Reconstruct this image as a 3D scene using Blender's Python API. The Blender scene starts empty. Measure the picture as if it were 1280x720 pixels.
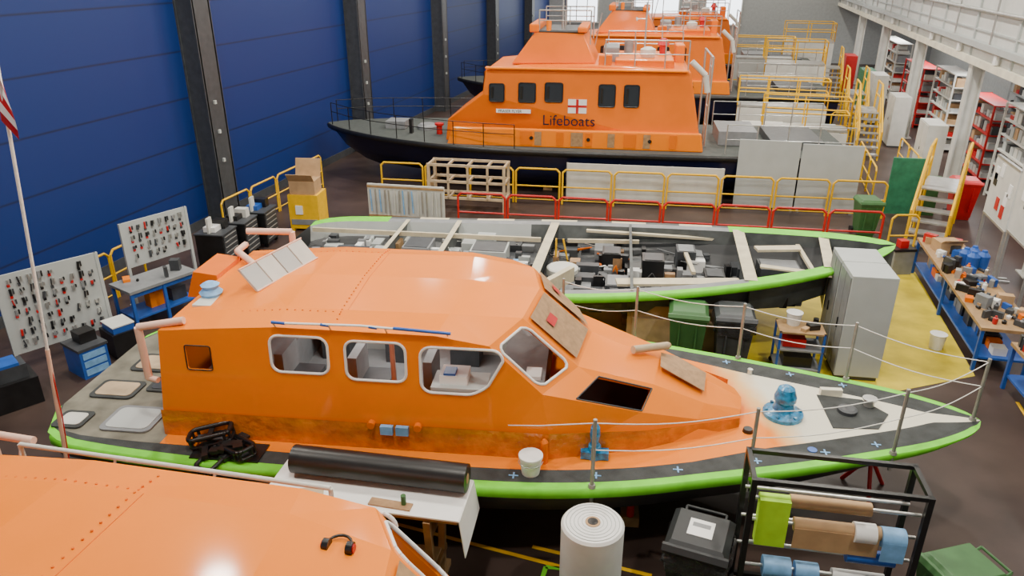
import bpy, bmesh, math, random
from mathutils import Vector, Matrix
random.seed(7)
# ---------------------------------------------------------------- materials
MATS={}
def mat(name,col,rough=0.5,metal=0.0,var=0.08,scale=6.0,bump=0.0,bscale=40.0,coat=0.0,emit=0.0,spec=.5):
    if name in MATS: return MATS[name]
    m=bpy.data.materials.new(name);m.use_nodes=True;nt=m.node_tree
    b=nt.nodes['Principled BSDF']
    tc=nt.nodes.new('ShaderNodeTexCoord')
    n=nt.nodes.new('ShaderNodeTexNoise');n.inputs['Scale'].default_value=scale;n.inputs['Detail'].default_value=4
    nt.links.new(tc.outputs['Object'],n.inputs['Vector'])
    r=nt.nodes.new('ShaderNodeValToRGB')
    c0=[max(0,c*(1-var)) for c in col];c1=[min(1,c*(1+var)) for c in col]
    r.color_ramp.elements[0].position=.3;r.color_ramp.elements[1].position=.7
    r.color_ramp.elements[0].color=(*c0,1);r.color_ramp.elements[1].color=(*c1,1)
    nt.links.new(n.outputs['Fac'],r.inputs['Fac']);nt.links.new(r.outputs['Color'],b.inputs['Base Color'])
    b.inputs['Roughness'].default_value=rough;b.inputs['Metallic'].default_value=metal;b.inputs['Specular IOR Level'].default_value=spec
    b.inputs['Coat Weight'].default_value=coat;b.inputs['Coat Roughness'].default_value=.1
    if bump>0:
        n2=nt.nodes.new('ShaderNodeTexNoise');n2.inputs['Scale'].default_value=bscale;n2.inputs['Detail'].default_value=3
        nt.links.new(tc.outputs['Object'],n2.inputs['Vector'])
        bp=nt.nodes.new('ShaderNodeBump');bp.inputs['Strength'].default_value=bump;bp.inputs['Distance'].default_value=.03
        nt.links.new(n2.outputs['Fac'],bp.inputs['Height']);nt.links.new(bp.outputs['Normal'],b.inputs['Normal'])
    if emit>0:
        b.inputs['Emission Color'].default_value=(*col,1);b.inputs['Emission Strength'].default_value=emit
    MATS[name]=m;return m
ORANGE=mat('orange_gelcoat',(.92,.225,.0),.45,var=.03,scale=1.5,coat=.35,spec=.15)
ORANGE2=mat('orange_topside_paint',(.80,.165,.0),.45,var=.06,scale=1.2,coat=.15,spec=.2)
FILM=mat('orange_under_film',(.60,.17,.010),.22,var=.22,scale=5,bump=.8,bscale=9,coat=.6)
GREEN=mat('green_masking_tape',(.18,.70,.03),.6,var=.12,scale=4,spec=.3)
DARKDECK=mat('dark_nonskid',(.042,.047,.047),.8,var=.35,scale=5,bump=.3,bscale=120)
HULLBLK=mat('hull_charcoal',(.020,.022,.025),.42,var=.3,scale=2)
NAVY=mat('hull_navy',(.006,.010,.045),.3,var=.2,scale=2,coat=.2)
CREAM=mat('cream_primer',(.78,.74,.60),.6,var=.12,scale=2)
WHITE=mat('white_paint',(.80,.80,.78),.45,var=.04)
OFFW=mat('off_white_board',(.62,.62,.57),.6,var=.08,scale=3)
LGREY=mat('light_grey_panel',(.46,.49,.48),.5,var=.06,scale=2)
MGREY=mat('mid_grey_steel',(.22,.23,.24),.5,var=.12)
DGREY=mat('dark_grey_steel',(.050,.055,.062),.45,var=.2)
BLACK=mat('black_plastic',(.010,.010,.011),.38,var=.3)
YELLOW=mat('yellow_safety_paint',(.88,.50,.0),.45,var=.08,spec=.3)
RED=mat('red_paint',(.52,.010,.012),.4,var=.1)
BLUE=mat('blue_plastic',(.02,.10,.42),.4,var=.12)
LBLUE=mat('light_blue_wrap',(.20,.42,.72),.5,var=.2,scale=8)
CYAN=mat('blue_film_wrap',(.010,.20,.42),.22,var=.6,scale=14,bump=.7,bscale=20,coat=.4)
WOOD=mat('timber',(.36,.22,.10),.6,var=.25,scale=5)
PLY=mat('plywood_light',(.50,.38,.24),.6,var=.2,scale=4)
CARD=mat('brown_card',(.48,.30,.15),.7,var=.12,scale=5)
PINK=mat('pink_foam_tube',(.80,.50,.38),.6,var=.06)
BROWN=mat('brown_cover',(.36,.21,.10),.6,var=.2,scale=12)
GBIN=mat('green_bin_plastic',(.045,.14,.04),.45,var=.1)
LIME=mat('lime_cloth',(.45,.85,.03),.6,var=.08)
METAL=mat('bare_aluminium',(.55,.55,.53),.32,metal=.7,var=.1)
ROPE=mat('white_rope',(.75,.73,.68),.8,var=.1,scale=30)
TEAL=mat('green_sheet',(.03,.20,.10),.5,var=.2)
POSTM=mat('stanchion_grey',(.30,.29,.26),.45,metal=.3,var=.15)
PAPER=mat('paper_white',(.85,.85,.83),.7,var=.03)
GLASS=mat('dark_window_glass',(.012,.014,.016),.08,var=.1,coat=.5)
def floor_mat():
    m=bpy.data.materials.new('resin_floor_dark');m.use_nodes=True;nt=m.node_tree;b=nt.nodes['Principled BSDF']
    tc=nt.nodes.new('ShaderNodeTexCoord');n=nt.nodes.new('ShaderNodeTexNoise');n.inputs['Scale'].default_value=.7;n.inputs['Detail'].default_value=8
    r=nt.nodes.new('ShaderNodeValToRGB');r.color_ramp.elements[0].color=(.034,.021,.018,1);r.color_ramp.elements[1].color=(.090,.060,.050,1)
    r.color_ramp.elements[0].position=.3;r.color_ramp.elements[1].position=.75
    nt.links.new(tc.outputs['Object'],n.inputs['Vector']);nt.links.new(n.outputs['Fac'],r.inputs['Fac']);nt.links.new(r.outputs['Color'],b.inputs['Base Color'])
    b.inputs['Roughness'].default_value=.42;b.inputs['Specular IOR Level'].default_value=.35
    return m
def wall_mat():
    m=bpy.data.materials.new('blue_cladding');m.use_nodes=True;nt=m.node_tree;b=nt.nodes['Principled BSDF']
    tc=nt.nodes.new('ShaderNodeTexCoord');s=nt.nodes.new('ShaderNodeSeparateXYZ');nt.links.new(tc.outputs['Object'],s.inputs[0])
    md=nt.nodes.new('ShaderNodeMath');md.operation='PINGPONG';md.inputs[1].default_value=.6
    nt.links.new(s.outputs['Z'],md.inputs[0])
    r=nt.nodes.new('ShaderNodeValToRGB');r.color_ramp.elements[0].color=(.003,.010,.055,1);r.color_ramp.elements[1].color=(.002,.022,.145,1)
    r.color_ramp.elements[0].position=.0;r.color_ramp.elements[1].position=.04
    nt.links.new(md.outputs[0],r.inputs['Fac']);nt.links.new(r.outputs['Color'],b.inputs['Base Color'])
    b.inputs['Roughness'].default_value=.5
    return m
def foredeck_mat():
    m=bpy.data.materials.new('foredeck_primer_to_orange');m.use_nodes=True;nt=m.node_tree;b=nt.nodes['Principled BSDF']
    tc=nt.nodes.new('ShaderNodeTexCoord');s=nt.nodes.new('ShaderNodeSeparateXYZ');nt.links.new(tc.outputs['Object'],s.inputs[0])
    n=nt.nodes.new('ShaderNodeTexNoise');n.inputs['Scale'].default_value=2.5;n.inputs['Detail'].default_value=5;nt.links.new(tc.outputs['Object'],n.inputs['Vector'])
    ma=nt.nodes.new('ShaderNodeMath');ma.operation='MULTIPLY_ADD';ma.inputs[1].default_value=.35
    nt.links.new(n.outputs['Fac'],ma.inputs[0]);nt.links.new(s.outputs['X'],ma.inputs[2])
    ma2=nt.nodes.new('ShaderNodeMath');ma2.operation='MULTIPLY_ADD';ma2.inputs[1].default_value=.30
    nt.links.new(s.outputs['Y'],ma2.inputs[0]);nt.links.new(ma.outputs[0],ma2.inputs[2])
    mr=nt.nodes.new('ShaderNodeMapRange');mr.inputs['From Min'].default_value=9.2;mr.inputs['From Max'].default_value=9.75
    nt.links.new(ma2.outputs[0],mr.inputs['Value'])
    r=nt.nodes.new('ShaderNodeValToRGB');r.color_ramp.elements[0].color=(.90,.225,.0,1);r.color_ramp.elements[1].color=(.76,.72,.58,1)
    e=r.color_ramp.elements.new(.5);e.color=(.82,.50,.20,1)
    nt.links.new(mr.outputs[0],r.inputs['Fac']);nt.links.new(r.outputs['Color'],b.inputs['Base Color']);b.inputs['Roughness'].default_value=.5;b.inputs['Specular IOR Level'].default_value=.25
    return m
FLOORM=floor_mat();WALLM=wall_mat();FOREM=foredeck_mat()
YFLOOR=mat('yellow_floor_paint',(.56,.43,.02),.5,var=.3,scale=1.4,spec=.3)
# ---------------------------------------------------------------- mesh builder
class MB:
    def __init__(s): s.v=[];s.f=[];s.mi=[];s.ms=[];s.sm=[]
    def m(s,mt):
        if mt not in s.ms: s.ms.append(mt)
        return s.ms.index(mt)
    def add(s,vs,fs,mt,smooth=False):
        o=len(s.v);s.v+= [tuple(v) for v in vs];i=s.m(mt)
        for f in fs: s.f.append([o+k for k in f]);s.mi.append(i);s.sm.append(smooth)
    def box(s,c,d,mt,rz=0,tilt=None):
        hx,hy,hz=d[0]/2,d[1]/2,d[2]/2
        R=Matrix.Rotation(math.radians(rz),3,'Z')
        if tilt: R=R@Matrix.Rotation(math.radians(tilt[1]),3,tilt[0])
        vs=[Vector(c)+R@Vector((x*hx,y*hy,z*hz)) for z in(-1,1) for y in(-1,1) for x in(-1,1)]
        s.add(vs,[(0,2,3,1),(4,5,7,6),(0,1,5,4),(2,6,7,3),(0,4,6,2),(1,3,7,5)],mt)
    def bb(s,x0,x1,y0,y1,z0,z1,mt): s.box(((x0+x1)/2,(y0+y1)/2,(z0+z1)/2),(abs(x1-x0),abs(y1-y0),abs(z1-z0)),mt)
    def cyl(s,p,q,r,mt,n=12,r2=None,cap=True):
        p=Vector(p);q=Vector(q);d=(q-p)
        if d.length<1e-6: return
        d.normalize();a=d.orthogonal().normalized();b=d.cross(a);r2=r if r2 is None else r2
        vs=[];
        for k in range(n):
            t=2*math.pi*k/n;w=a*math.cos(t)+b*math.sin(t);vs.append(p+w*r);vs.append(q+w*r2)
        s.add(vs,[(2*k,2*((k+1)%n),2*((k+1)%n)+1,2*k+1) for k in range(n)],mt,True)
        if cap:
            s.add([vs[2*k] for k in range(n)],[tuple(reversed(range(n)))],mt);s.add([vs[2*k+1] for k in range(n)],[tuple(range(n))],mt)
    def tube(s,pts,r,mt,n=8,closed=False):
        pts=[Vector(p) for p in pts]
        rng=range(len(pts)) if closed else range(len(pts)-1)
        for i in rng: s.cyl(pts[i],pts[(i+1)%len(pts)],r,mt,n)
    def lathe(s,c,prof,mt,n=20):
        c=Vector(c)
        for (r0,z0),(r1,z1) in zip(prof[:-1],prof[1:]):
            vs=[]
            for r,z in ((r0,z0),(r1,z1)):
                for k in range(n):
                    t=2*math.pi*k/n;vs.append(c+Vector((r*math.cos(t),r*math.sin(t),z)))
            s.add(vs,[(k,(k+1)%n,n+(k+1)%n,n+k) for k in range(n)],mt,True)
        for (r,z),rev in ((prof[0],True),(prof[-1],False)):
            vs=[c+Vector((r*math.cos(2*math.pi*k/n),r*math.sin(2*math.pi*k/n),z)) for k in range(n)]
            s.add(vs,[tuple(reversed(range(n))) if rev else tuple(range(n))],mt)
    def poly(s,pts,mt): s.add(pts,[tuple(range(len(pts)))],mt)
    def prism(s,pts,off,mt):
        n=len(pts);o=Vector(off);a=[Vector(p) for p in pts];b=[p+o for p in a]
        s.add(a+b,[tuple(range(n)),tuple(reversed(range(n,2*n)))]+[(k,(k+1)%n,n+(k+1)%n,n+k) for k in range(n)],mt)
    def obj(s,name,loc=(0,0,0),rz=0,parent=None,bevel=0,recalc=True):
        me=bpy.data.meshes.new(name);me.from_pydata(s.v,[],s.f)
        for m in s.ms: me.materials.append(m)
        me.polygons.foreach_set('material_index',s.mi);me.polygons.foreach_set('use_smooth',s.sm);me.update()
        if recalc:
            bm=bmesh.new();bm.from_mesh(me);bmesh.ops.recalc_face_normals(bm,faces=bm.faces);bm.to_mesh(me);bm.free()
        o=bpy.data.objects.new(name,me);bpy.context.collection.objects.link(o)
        o.location=loc;o.rotation_euler=(0,0,math.radians(rz))
        if parent: o.parent=parent
        if bevel:
            b=o.modifiers.new('bevel','BEVEL');b.width=bevel;b.segments=2;b.limit_method='ANGLE'
        return o
def empty(name,loc,rz=0):
    e=bpy.data.objects.new(name,None);bpy.context.collection.objects.link(e);e.location=loc;e.rotation_euler=(0,0,math.radians(rz));return e
def interp(tab,x):
    if x<=tab[0][0]: return tab[0][1]
    for i in range(len(tab)-1):
        if x<=tab[i+1][0]:
            x0,y0=tab[i];x1,y1=tab[i+1];t=(x-x0)/(x1-x0)
            ym=tab[i-1] if i>0 else tab[i];yp=tab[i+2] if i+2<len(tab) else tab[i+1]
            m0=(y1-ym[1])/(x1-ym[0]) if x1!=ym[0] else 0;m1=(yp[1]-y0)/(yp[0]-x0)
            h=x1-x0
            return (2*t**3-3*t*t+1)*y0+(t**3-2*t*t+t)*h*m0+(-2*t**3+3*t*t)*y1+(t**3-t*t)*h*m1
    return tab[-1][1]
# ---------------------------------------------------------------- room
XL=-13.9;XR=7.6;YF=62;YN=-6;ZC=11.5
f=MB();f.bb(XL-1,14.5,YN,YF+1,-.2,0,FLOORM);f.obj('floor')
w=MB();w.bb(XL-.3,XL,YN,YF,0,ZC,WALLM);w.obj('wall_left')
w=MB();w.bb(XL-.3,14.5,YF,YF+.3,0,ZC,mat('far_wall_cladding',(.35,.37,.37),.6));w.obj('wall_far')
w=MB();w.bb(XR,XR+.3,YN,YF,4.15,ZC,mat('pale_cladding',(.60,.61,.58),.5,var=.04));w.obj('wall_right')
w=MB();w.bb(14.2,14.5,YN,YF,0,4.5,mat('bay_wall',(.60,.62,.60),.6));w.obj('wall_bay')
w=MB();w.bb(XR+.3,14.5,YN,YF,4.15,4.35,mat('bay_soffit',(.55,.55,.52),.6));w.obj('ceiling_bay')
w=MB();w.bb(XL-.3,14.5,YN,YF+.3,ZC,ZC+.2,mat('roof_deck',(.22,.23,.23),.7))
for y in range(2,62,6): w.bb(XL,XR,y-.1,y+.1,ZC-.35,ZC,MGREY)
w.obj('ceiling')
t=MB();t.bb(XR-.14,XR,YN,YF,4.02,4.22,CREAM);t.bb(XR-.22,XR-.02,YN,YF,4.55,4.72,LGREY);t.bb(XR-.05,XR,YN,YF,5.0,5.05,LGREY)
for y in range(0,60,4):
    t.bb(XR-.06,XR,y,y+.12,4.2,9,LGREY);t.bb(XR-.16,XR-.1,y+1,y+1.25,4.25,4.5,PAPER);t.cyl((XR-.12,y+2,4.72),(XR-.12,y+2,9),.03,METAL,6)
t.bb(XR-.22,XR-.04,YN,YF,6.6,6.8,LGREY)
t.tube([(XR-.1,YN,5.6),(XR-.1,YF,5.6)],.06,METAL,8)
t.obj('trim_1')
t=MB();t.bb(XL,XL+.03,YN,YF,0,.25,DGREY);t.obj('baseboard_left')
for y in (9.2,18.0,27.4,36.4,45.5,54.5):
    c=MB();x=XL
    c.bb(x,x+.55,y-.35,y-.30,0,ZC-.4,DGREY);c.bb(x+.5,x+.55,y-.38,y+.38,0,ZC-.4,DGREY);c.bb(x,x+.05,y-.38,y+.38,0,ZC-.4,DGREY);c.bb(x+.05,x+.5,y-.3,y-.26,0,ZC-.4,DGREY)
    c.bb(x,x+.55,y+.3,y+.35,0,ZC-.4,DGREY)
    for z in (1.8,2.6,3.4): c.bb(x+.55,x+.60,y-.1,y-.02,z,z+.10,LGREY)
    c.obj('steel_column')
for y in (3.5,11.5,19.5,27.6,35.6,43.6,51.6):
    c=MB();x=XR
    c.bb(x-.05,x,y-.18,y+.18,0,4.15,OFFW);c.bb(x+.3,x+.35,y-.18,y+.18,0,4.15,OFFW);c.bb(x,x+.3,y-.03,y+.03,0,4.15,OFFW)
    c.bb(x-.15,x+.45,y-.28,y+.28,0,.03,OFFW);c.obj('mezzanine_column')
for (x0,x1,z0,z1,n) in ((-7.3,-3.8,2.4,5.2,1),(-1.8,.8,2.6,5.2,2),(-12.5,-10,2.6,5.0,3)):
    c=MB();c.bb(x0,x1,YF-.06,YF-.02,z0,z1,mat('daylight_pane',(.85,.92,1),.5,emit=4.0));
    c.bb(x0-.1,x1+.1,YF-.1,YF,z1,z1+.1,WHITE);c.bb(x0-.1,x1+.1,YF-.1,YF,z0-.1,z0,WHITE)
    for k in range(4): xx=x0+(x1-x0)*k/3;c.bb(xx-.04,xx+.04,YF-.1,YF,z0,z1,WHITE)
    c.obj('window_%d'%n)
y=MB();y.add([(-6.5,11.0,.004),(3.2,12.6,.004),(5.05,13.8,.004),(5.05,19,.004),(-6.5,18.4,.004)],[(0,1,2,3,4)],YFLOOR);y.obj('floor_yellow_zone')
y=MB();
for (x0,y0,x1,y1,c) in ((-5.2,7.45,-1.3,7.15,YELLOW),(-1.75,7.4,-.2,7.3,YELLOW),(-.6,6.2,2.2,6.5,GREEN),(-1.5,6.4,-1.5,7.1,GREEN),(-1.5,7.1,-1.0,7.15,GREEN),(5.5,9,5.5,13,YELLOW)):
    d=Vector((x1-x0,y1-y0,0));n=Vector((-d.y,d.x,0)).normalized()*.03
    a=Vector((x0,y0,.005));b=Vector((x1,y1,.005));y.add([a-n,b-n,b+n,a+n],[(0,1,2,3)],c)
y.obj('floor_marking_lines')
# ---------------------------------------------------------------- boats
def half_ring(b,zd,u,L,zk,rake,tuck=False):
    fr=max(0,u/L)**4
    prof=[(b,zd),(b+.03,zd-.02),(b+.03,zd-.12),(b-.01,zd-.14)]+([(b*.86,zd-.32),(b*.48,zk+.16),(b*.25,zk+.06),(0,zk)] if tuck else [(b*.93,zd-.45),(b*.80,zk+.30),(b*.45,zk+.10),(0,zk)])
    out=[]
    for i,(v,z) in enumerate(prof):
        d=(zd-z)/(zd-zk)
        zz=z+fr*.35*d if i>3 else z
        out.append((u-rake*fr*d,max(v,0),zz))
    return out
def hull(parent,tab,L,u0,zd,zk,rake,hm,edge,name='hull',tuck=False):
    mb=MB();N=64;rows=[]
    for i in range(N+1):
        t=i/N;u=u0+(L-u0)*(1-(1-t)**1.6)
        rows.append(half_ring(max(interp(tab,u),0.0),zd(u),u,L,zk,rake,tuck))
    k=len(rows[0])
    for sgn in (-1,1):
        vs=[(p[0],p[1]*sgn,p[2]) for r in rows for p in r]
        fg=[];fh=[]
        for i in range(N):
            for j in range(k-1):
                q=(i*k+j,i*k+j+1,(i+1)*k+j+1,(i+1)*k+j)
                (fg if j<3 else fh).append(q)
        mb.add(vs,fg,edge,True);mb.add(vs,fh,hm,True)
    r=rows[0];vs=[(p[0],p[1],p[2]) for p in r]+[(p[0],-p[1],p[2]) for p in reversed(r)]
    mb.add(vs,[tuple(range(len(vs)))],hm)
    return mb.obj(name,parent=parent)
def rrect(x0,x1,z0,z1,r,n=5):
    pts=[]
    for cx,cz,a0 in ((x1-r,z1-r,0),(x0+r,z1-r,90),(x0+r,z0+r,180),(x1-r,z0+r,270)):
        for k in range(n+1):
            a=math.radians(a0+90*k/n);pts.append((cx+r*math.cos(a),cz+r*math.sin(a)))
    return pts
CRINGS=[ # C,E,S,B
 [(1.50,0,2.80),(1.50,1.0,2.79),(1.45,1.42,2.74),(1.30,1.5,1.25)],
 [(2.2,0,2.90),(2.2,1.0,2.88),(2.2,1.42,2.81),(2.2,1.5,1.25)],
 [(3.0,0,3.00),(3.0,1.0,2.95),(3.0,1.42,2.87),(3.0,1.5,1.25)],
 [(5.2,0,3.01),(5.1,1.0,2.96),(5.0,1.42,2.86),(5.0,1.5,1.25)],
 [(6.15,0,2.93),(6.0,.85,2.88),(5.65,1.42,2.76),(5.72,1.5,1.25)],
 [(6.88,0,2.30),(6.72,.8,2.20),(6.3,1.4,2.12),(6.45,1.48,1.25)],
 [(7.8,0,1.95),(7.72,.6,1.88),(7.55,.98,1.68),(7.6,1.12,1.25)],
 [(8.5,0,1.64),(8.42,.5,1.58),(8.3,.75,1.48),(8.35,.85,1.25)],
 [(9.0,0,1.40),(8.95,.28,1.38),(8.9,.42,1.34),(8.93,.46,1.25)]]
def sidev(z): return 1.5-.05*(z-1.25)
def roofz(v): return interp([(0,3.007),(1.0,2.955),(1.42,2.865)],abs(v))
CAB={}
def cabin(parent):
    wins=[]
    for (x0,x1,z0,z1,r) in ((2.90,3.64,2.26,2.76,.12),(3.86,4.62,2.21,2.74,.12),(4.80,5.82,2.09,2.71,.14),(1.77,2.11,2.22,2.56,.03)):
        p=rrect(x0,x1,z0,z1,r)
        if x0==4.80: p=[(a-(.30*(2.42-b)/.32 if (b<2.42 and a>5.3) else 0),b) for a,b in p]
        for sg in (-1,1): wins.append([Vector((a,sg*sidev(b),b)) for a,b in p])
    for sg in (-1,1):
        q=[Vector(CRINGS[4][1]),Vector(CRINGS[4][2]),Vector(CRINGS[5][2]),Vector(CRINGS[5][1])]
        q=[Vector((a.x,a.y*sg,a.z)) for a in q];c=sum(q,Vector())/4
        q=[c+(a-c)*.82 for a in q]
        pts=[]
        for i in range(4):
            a,b,d=q[i-1],q[i],q[(i+1)%4]
            pts+= [b+(a-b)*.14,b+(a-b)*.05+(d-b)*.05,b+(d-b)*.14]
        wins.append(pts)
    e1,e2=Vector((6.72,-.8,2.20)),Vector((7.72,-.6,1.88));s1,s2=Vector((6.3,-1.4,2.12)),Vector((7.55,-.98,1.68))
    def bil(a,b): 
        t=e1.lerp(e2,a);d=s1.lerp(s2,a);return t.lerp(d,b)
    wins.append([bil(.32,.15),bil(.32,.95),bil(1.0,.95),bil(1.0,.15)])
    if 'me' not in CAB:
        mb=MB();vs=[];
        for r in CRINGS:
            vs+=[(r[3][0],-r[3][1],r[3][2]),(r[2][0],-r[2][1],r[2][2]),(r[1][0],-r[1][1],r[1][2]),r[0],(r[1][0],r[1][1],r[1][2]),(r[2][0],r[2][1],r[2][2]),(r[3][0],r[3][1],r[3][2])]
        fs=[];NR=len(CRINGS)
        for i in range(NR-1):
            for j in range(6): fs.append((i*7+j,(i+1)*7+j,(i+1)*7+j+1,i*7+j+1))
            fs.append((i*7+6,(i+1)*7+6,(i+1)*7,i*7))
        fs.append(tuple(range(7)));e=(NR-1)*7;fs.append(tuple(e+k for k in reversed(range(7))))
        mb.add(vs,fs,ORANGE)
        o=mb.obj('cabin_shell')
        bm=bmesh.new();bm.from_mesh(o.data);bmesh.ops.triangulate(bm,faces=bm.faces);bmesh.ops.recalc_face_normals(bm,faces=bm.faces)
        if bm.calc_volume(signed=True)<0: bmesh.ops.reverse_faces(bm,faces=bm.faces)
        bm.normal_update()
        inner=[v.co-v.normal*.05 for v in bm.verts];nv=len(bm.verts)
        tri=[[v.index for v in f.verts] for f in bm.faces];outer=[v.co.copy() for v in bm.verts];bm.free()
        me=bpy.data.meshes.new('cabin_shell');me.from_pydata(outer+inner,[],tri+[[nv+k for k in reversed(t)] for t in tri]);me.materials.append(ORANGE);me.update()
        o.data=me
        for i,p in enumerate(wins):
            n=(p[1]-p[0]).cross(p[len(p)//2]-p[0]).normalized()
            cut=MB();cut.prism([a-n*.12 for a in p],n*.24,ORANGE);co=cut.obj('tmp_cut')
            bo=o.modifiers.new('b','BOOLEAN');bo.operation='DIFFERENCE';bo.object=co;bo.solver='EXACT'
            bpy.context.view_layer.update()
            me=bpy.data.meshes.new_from_object(o.evaluated_get(bpy.context.evaluated_depsgraph_get()))
            o.modifiers.clear();bpy.data.objects.remove(co)
            if len(me.vertices)>len(o.data.vertices): o.data=me
            else: print('BOOLEAN FAIL',i)
        CAB['me']=o.data;o.parent=parent
    else:
        o=bpy.data.objects.new('cabin_shell',CAB['me']);bpy.context.collection.objects.link(o);o.parent=parent
    fr=MB()
    for p in wins[:-1]:
        small=abs(p[0].x-2.1)<.4 and len(p)>12
        fr.tube(p,.008 if small else .019,BLACK if small else WHITE,6,True)
    fr.tube(wins[-1],.010,DGREY,6,True)
    for sg in (-1,1):
        q=[Vector(CRINGS[4][0]),Vector(CRINGS[4][1]),Vector(CRINGS[5][1]),Vector(CRINGS[5][0])];q=[Vector((a.x,a.y*sg,a.z)) for a in q];c=sum(q,Vector())/4
        q=[c+(a-c)*.84+Vector((.02,0,.03)) for a in q]
        fr.poly(q,BROWN)
        m=[q[0].lerp(q[1],t) for t in (.45,.75)];m2=[q[3].lerp(q[2],t) for t in (.45,.75)];k=Vector((.01,0,.012))
        fr.poly([m[0].lerp(m2[0],.25)+k,m[1].lerp(m2[1],.25)+k,m[1].lerp(m2[1],.42)+k,m[0].lerp(m2[0],.42)+k],RED)
    fr.obj('window_frames',parent=parent)
    se=MB()
    for v in [x*.1 for x in range(-13,14)]: se.cyl((3.72,v,roofz(v)-.01),(3.72,v,roofz(v)+.008),.011,ORANGE2,6)
    for u in [3.72-.1*x for x in range(0,14)]:
        for v in (-1.05,1.05): 
            zz=2.865+.08*min(1,(u-2.2)/.8);se.cyl((u,v,zz-.02),(u,v,zz+.006),.011,ORANGE2,6)
    se.tube([(3.80,-1.0,2.955),(3.80,0,3.005),(3.80,1.0,2.955)],.006,ORANGE2,5)
    se.obj('roof_seam',parent=parent)
    it=MB()
    it.bb(1.6,6.2,-1.35,1.35,1.31,1.36,MGREY)
    for u in (3.0,4.0,5.0):
        for v in (-.75,.75):
            it.bb(u-.22,u+.22,v-.25,v+.25,1.36,1.85,DGREY);it.bb(u-.28,u-.16,v-.25,v+.25,1.8,2.25,MGREY)
    it.bb(5.7,6.3,-1.2,1.2,1.36,2.05,MGREY);it.bb(4.9,5.6,-1.38,-.95,1.36,2.12,LGREY)
    it.bb(5.0,5.35,-1.3,-1.0,2.12,2.24,PAPER);it.bb(5.05,5.2,-1.28,-1.1,2.24,2.27,BLUE)
    it.bb(6.05,6.25,-.95,-.7,2.05,2.10,PAPER)
    it.tube([(3.5,-.9,1.36),(3.5,-.9,2.8)],.03,ORANGE2);it.tube([(4.3,-.9,1.4),(4.3,-.9,2.8)],.035,PINK)
    it.bb(1.7,2.6,-1.2,1.2,1.36,1.9,MGREY);it.bb(4.8,5.7,.9,1.3,1.36,2.0,OFFW);it.bb(3.1,4.2,.9,1.3,1.36,2.1,LGREY)
    it.bb(6.6,7.7,-.9,.5,1.42,1.45,BLACK);it.bb(3.0,5.2,-.06,.06,2.86,2.90,WHITE)  # black sheet stands for hatch shade; white strip is the added fill light's housing
    it.obj('cabin_interior',parent=parent)
    l=bpy.data.lights.new('cabin_fill_light','AREA');l.shape='RECTANGLE';l.size=2.0;l.size_y=.12;l.energy=38;l.color=(1,.97,.9)  # added fill light, brightens the interior behind the windows
    lo=bpy.data.objects.new('cabin_fill_light',l);bpy.context.collection.objects.link(lo);lo.parent=parent;lo.location=(4.1,0,2.85)
TABA=[(-.5,1.15),(-.42,1.45),(-.2,1.70),(.2,1.88),(2,2.07),(4,2.12),(6,2.13),(7.3,1.97),(8.4,1.68),(9.5,1.36),(10.5,1.02),(11.3,.72),(11.85,.42),(12.1,.2),(12.2,.02)]
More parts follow.
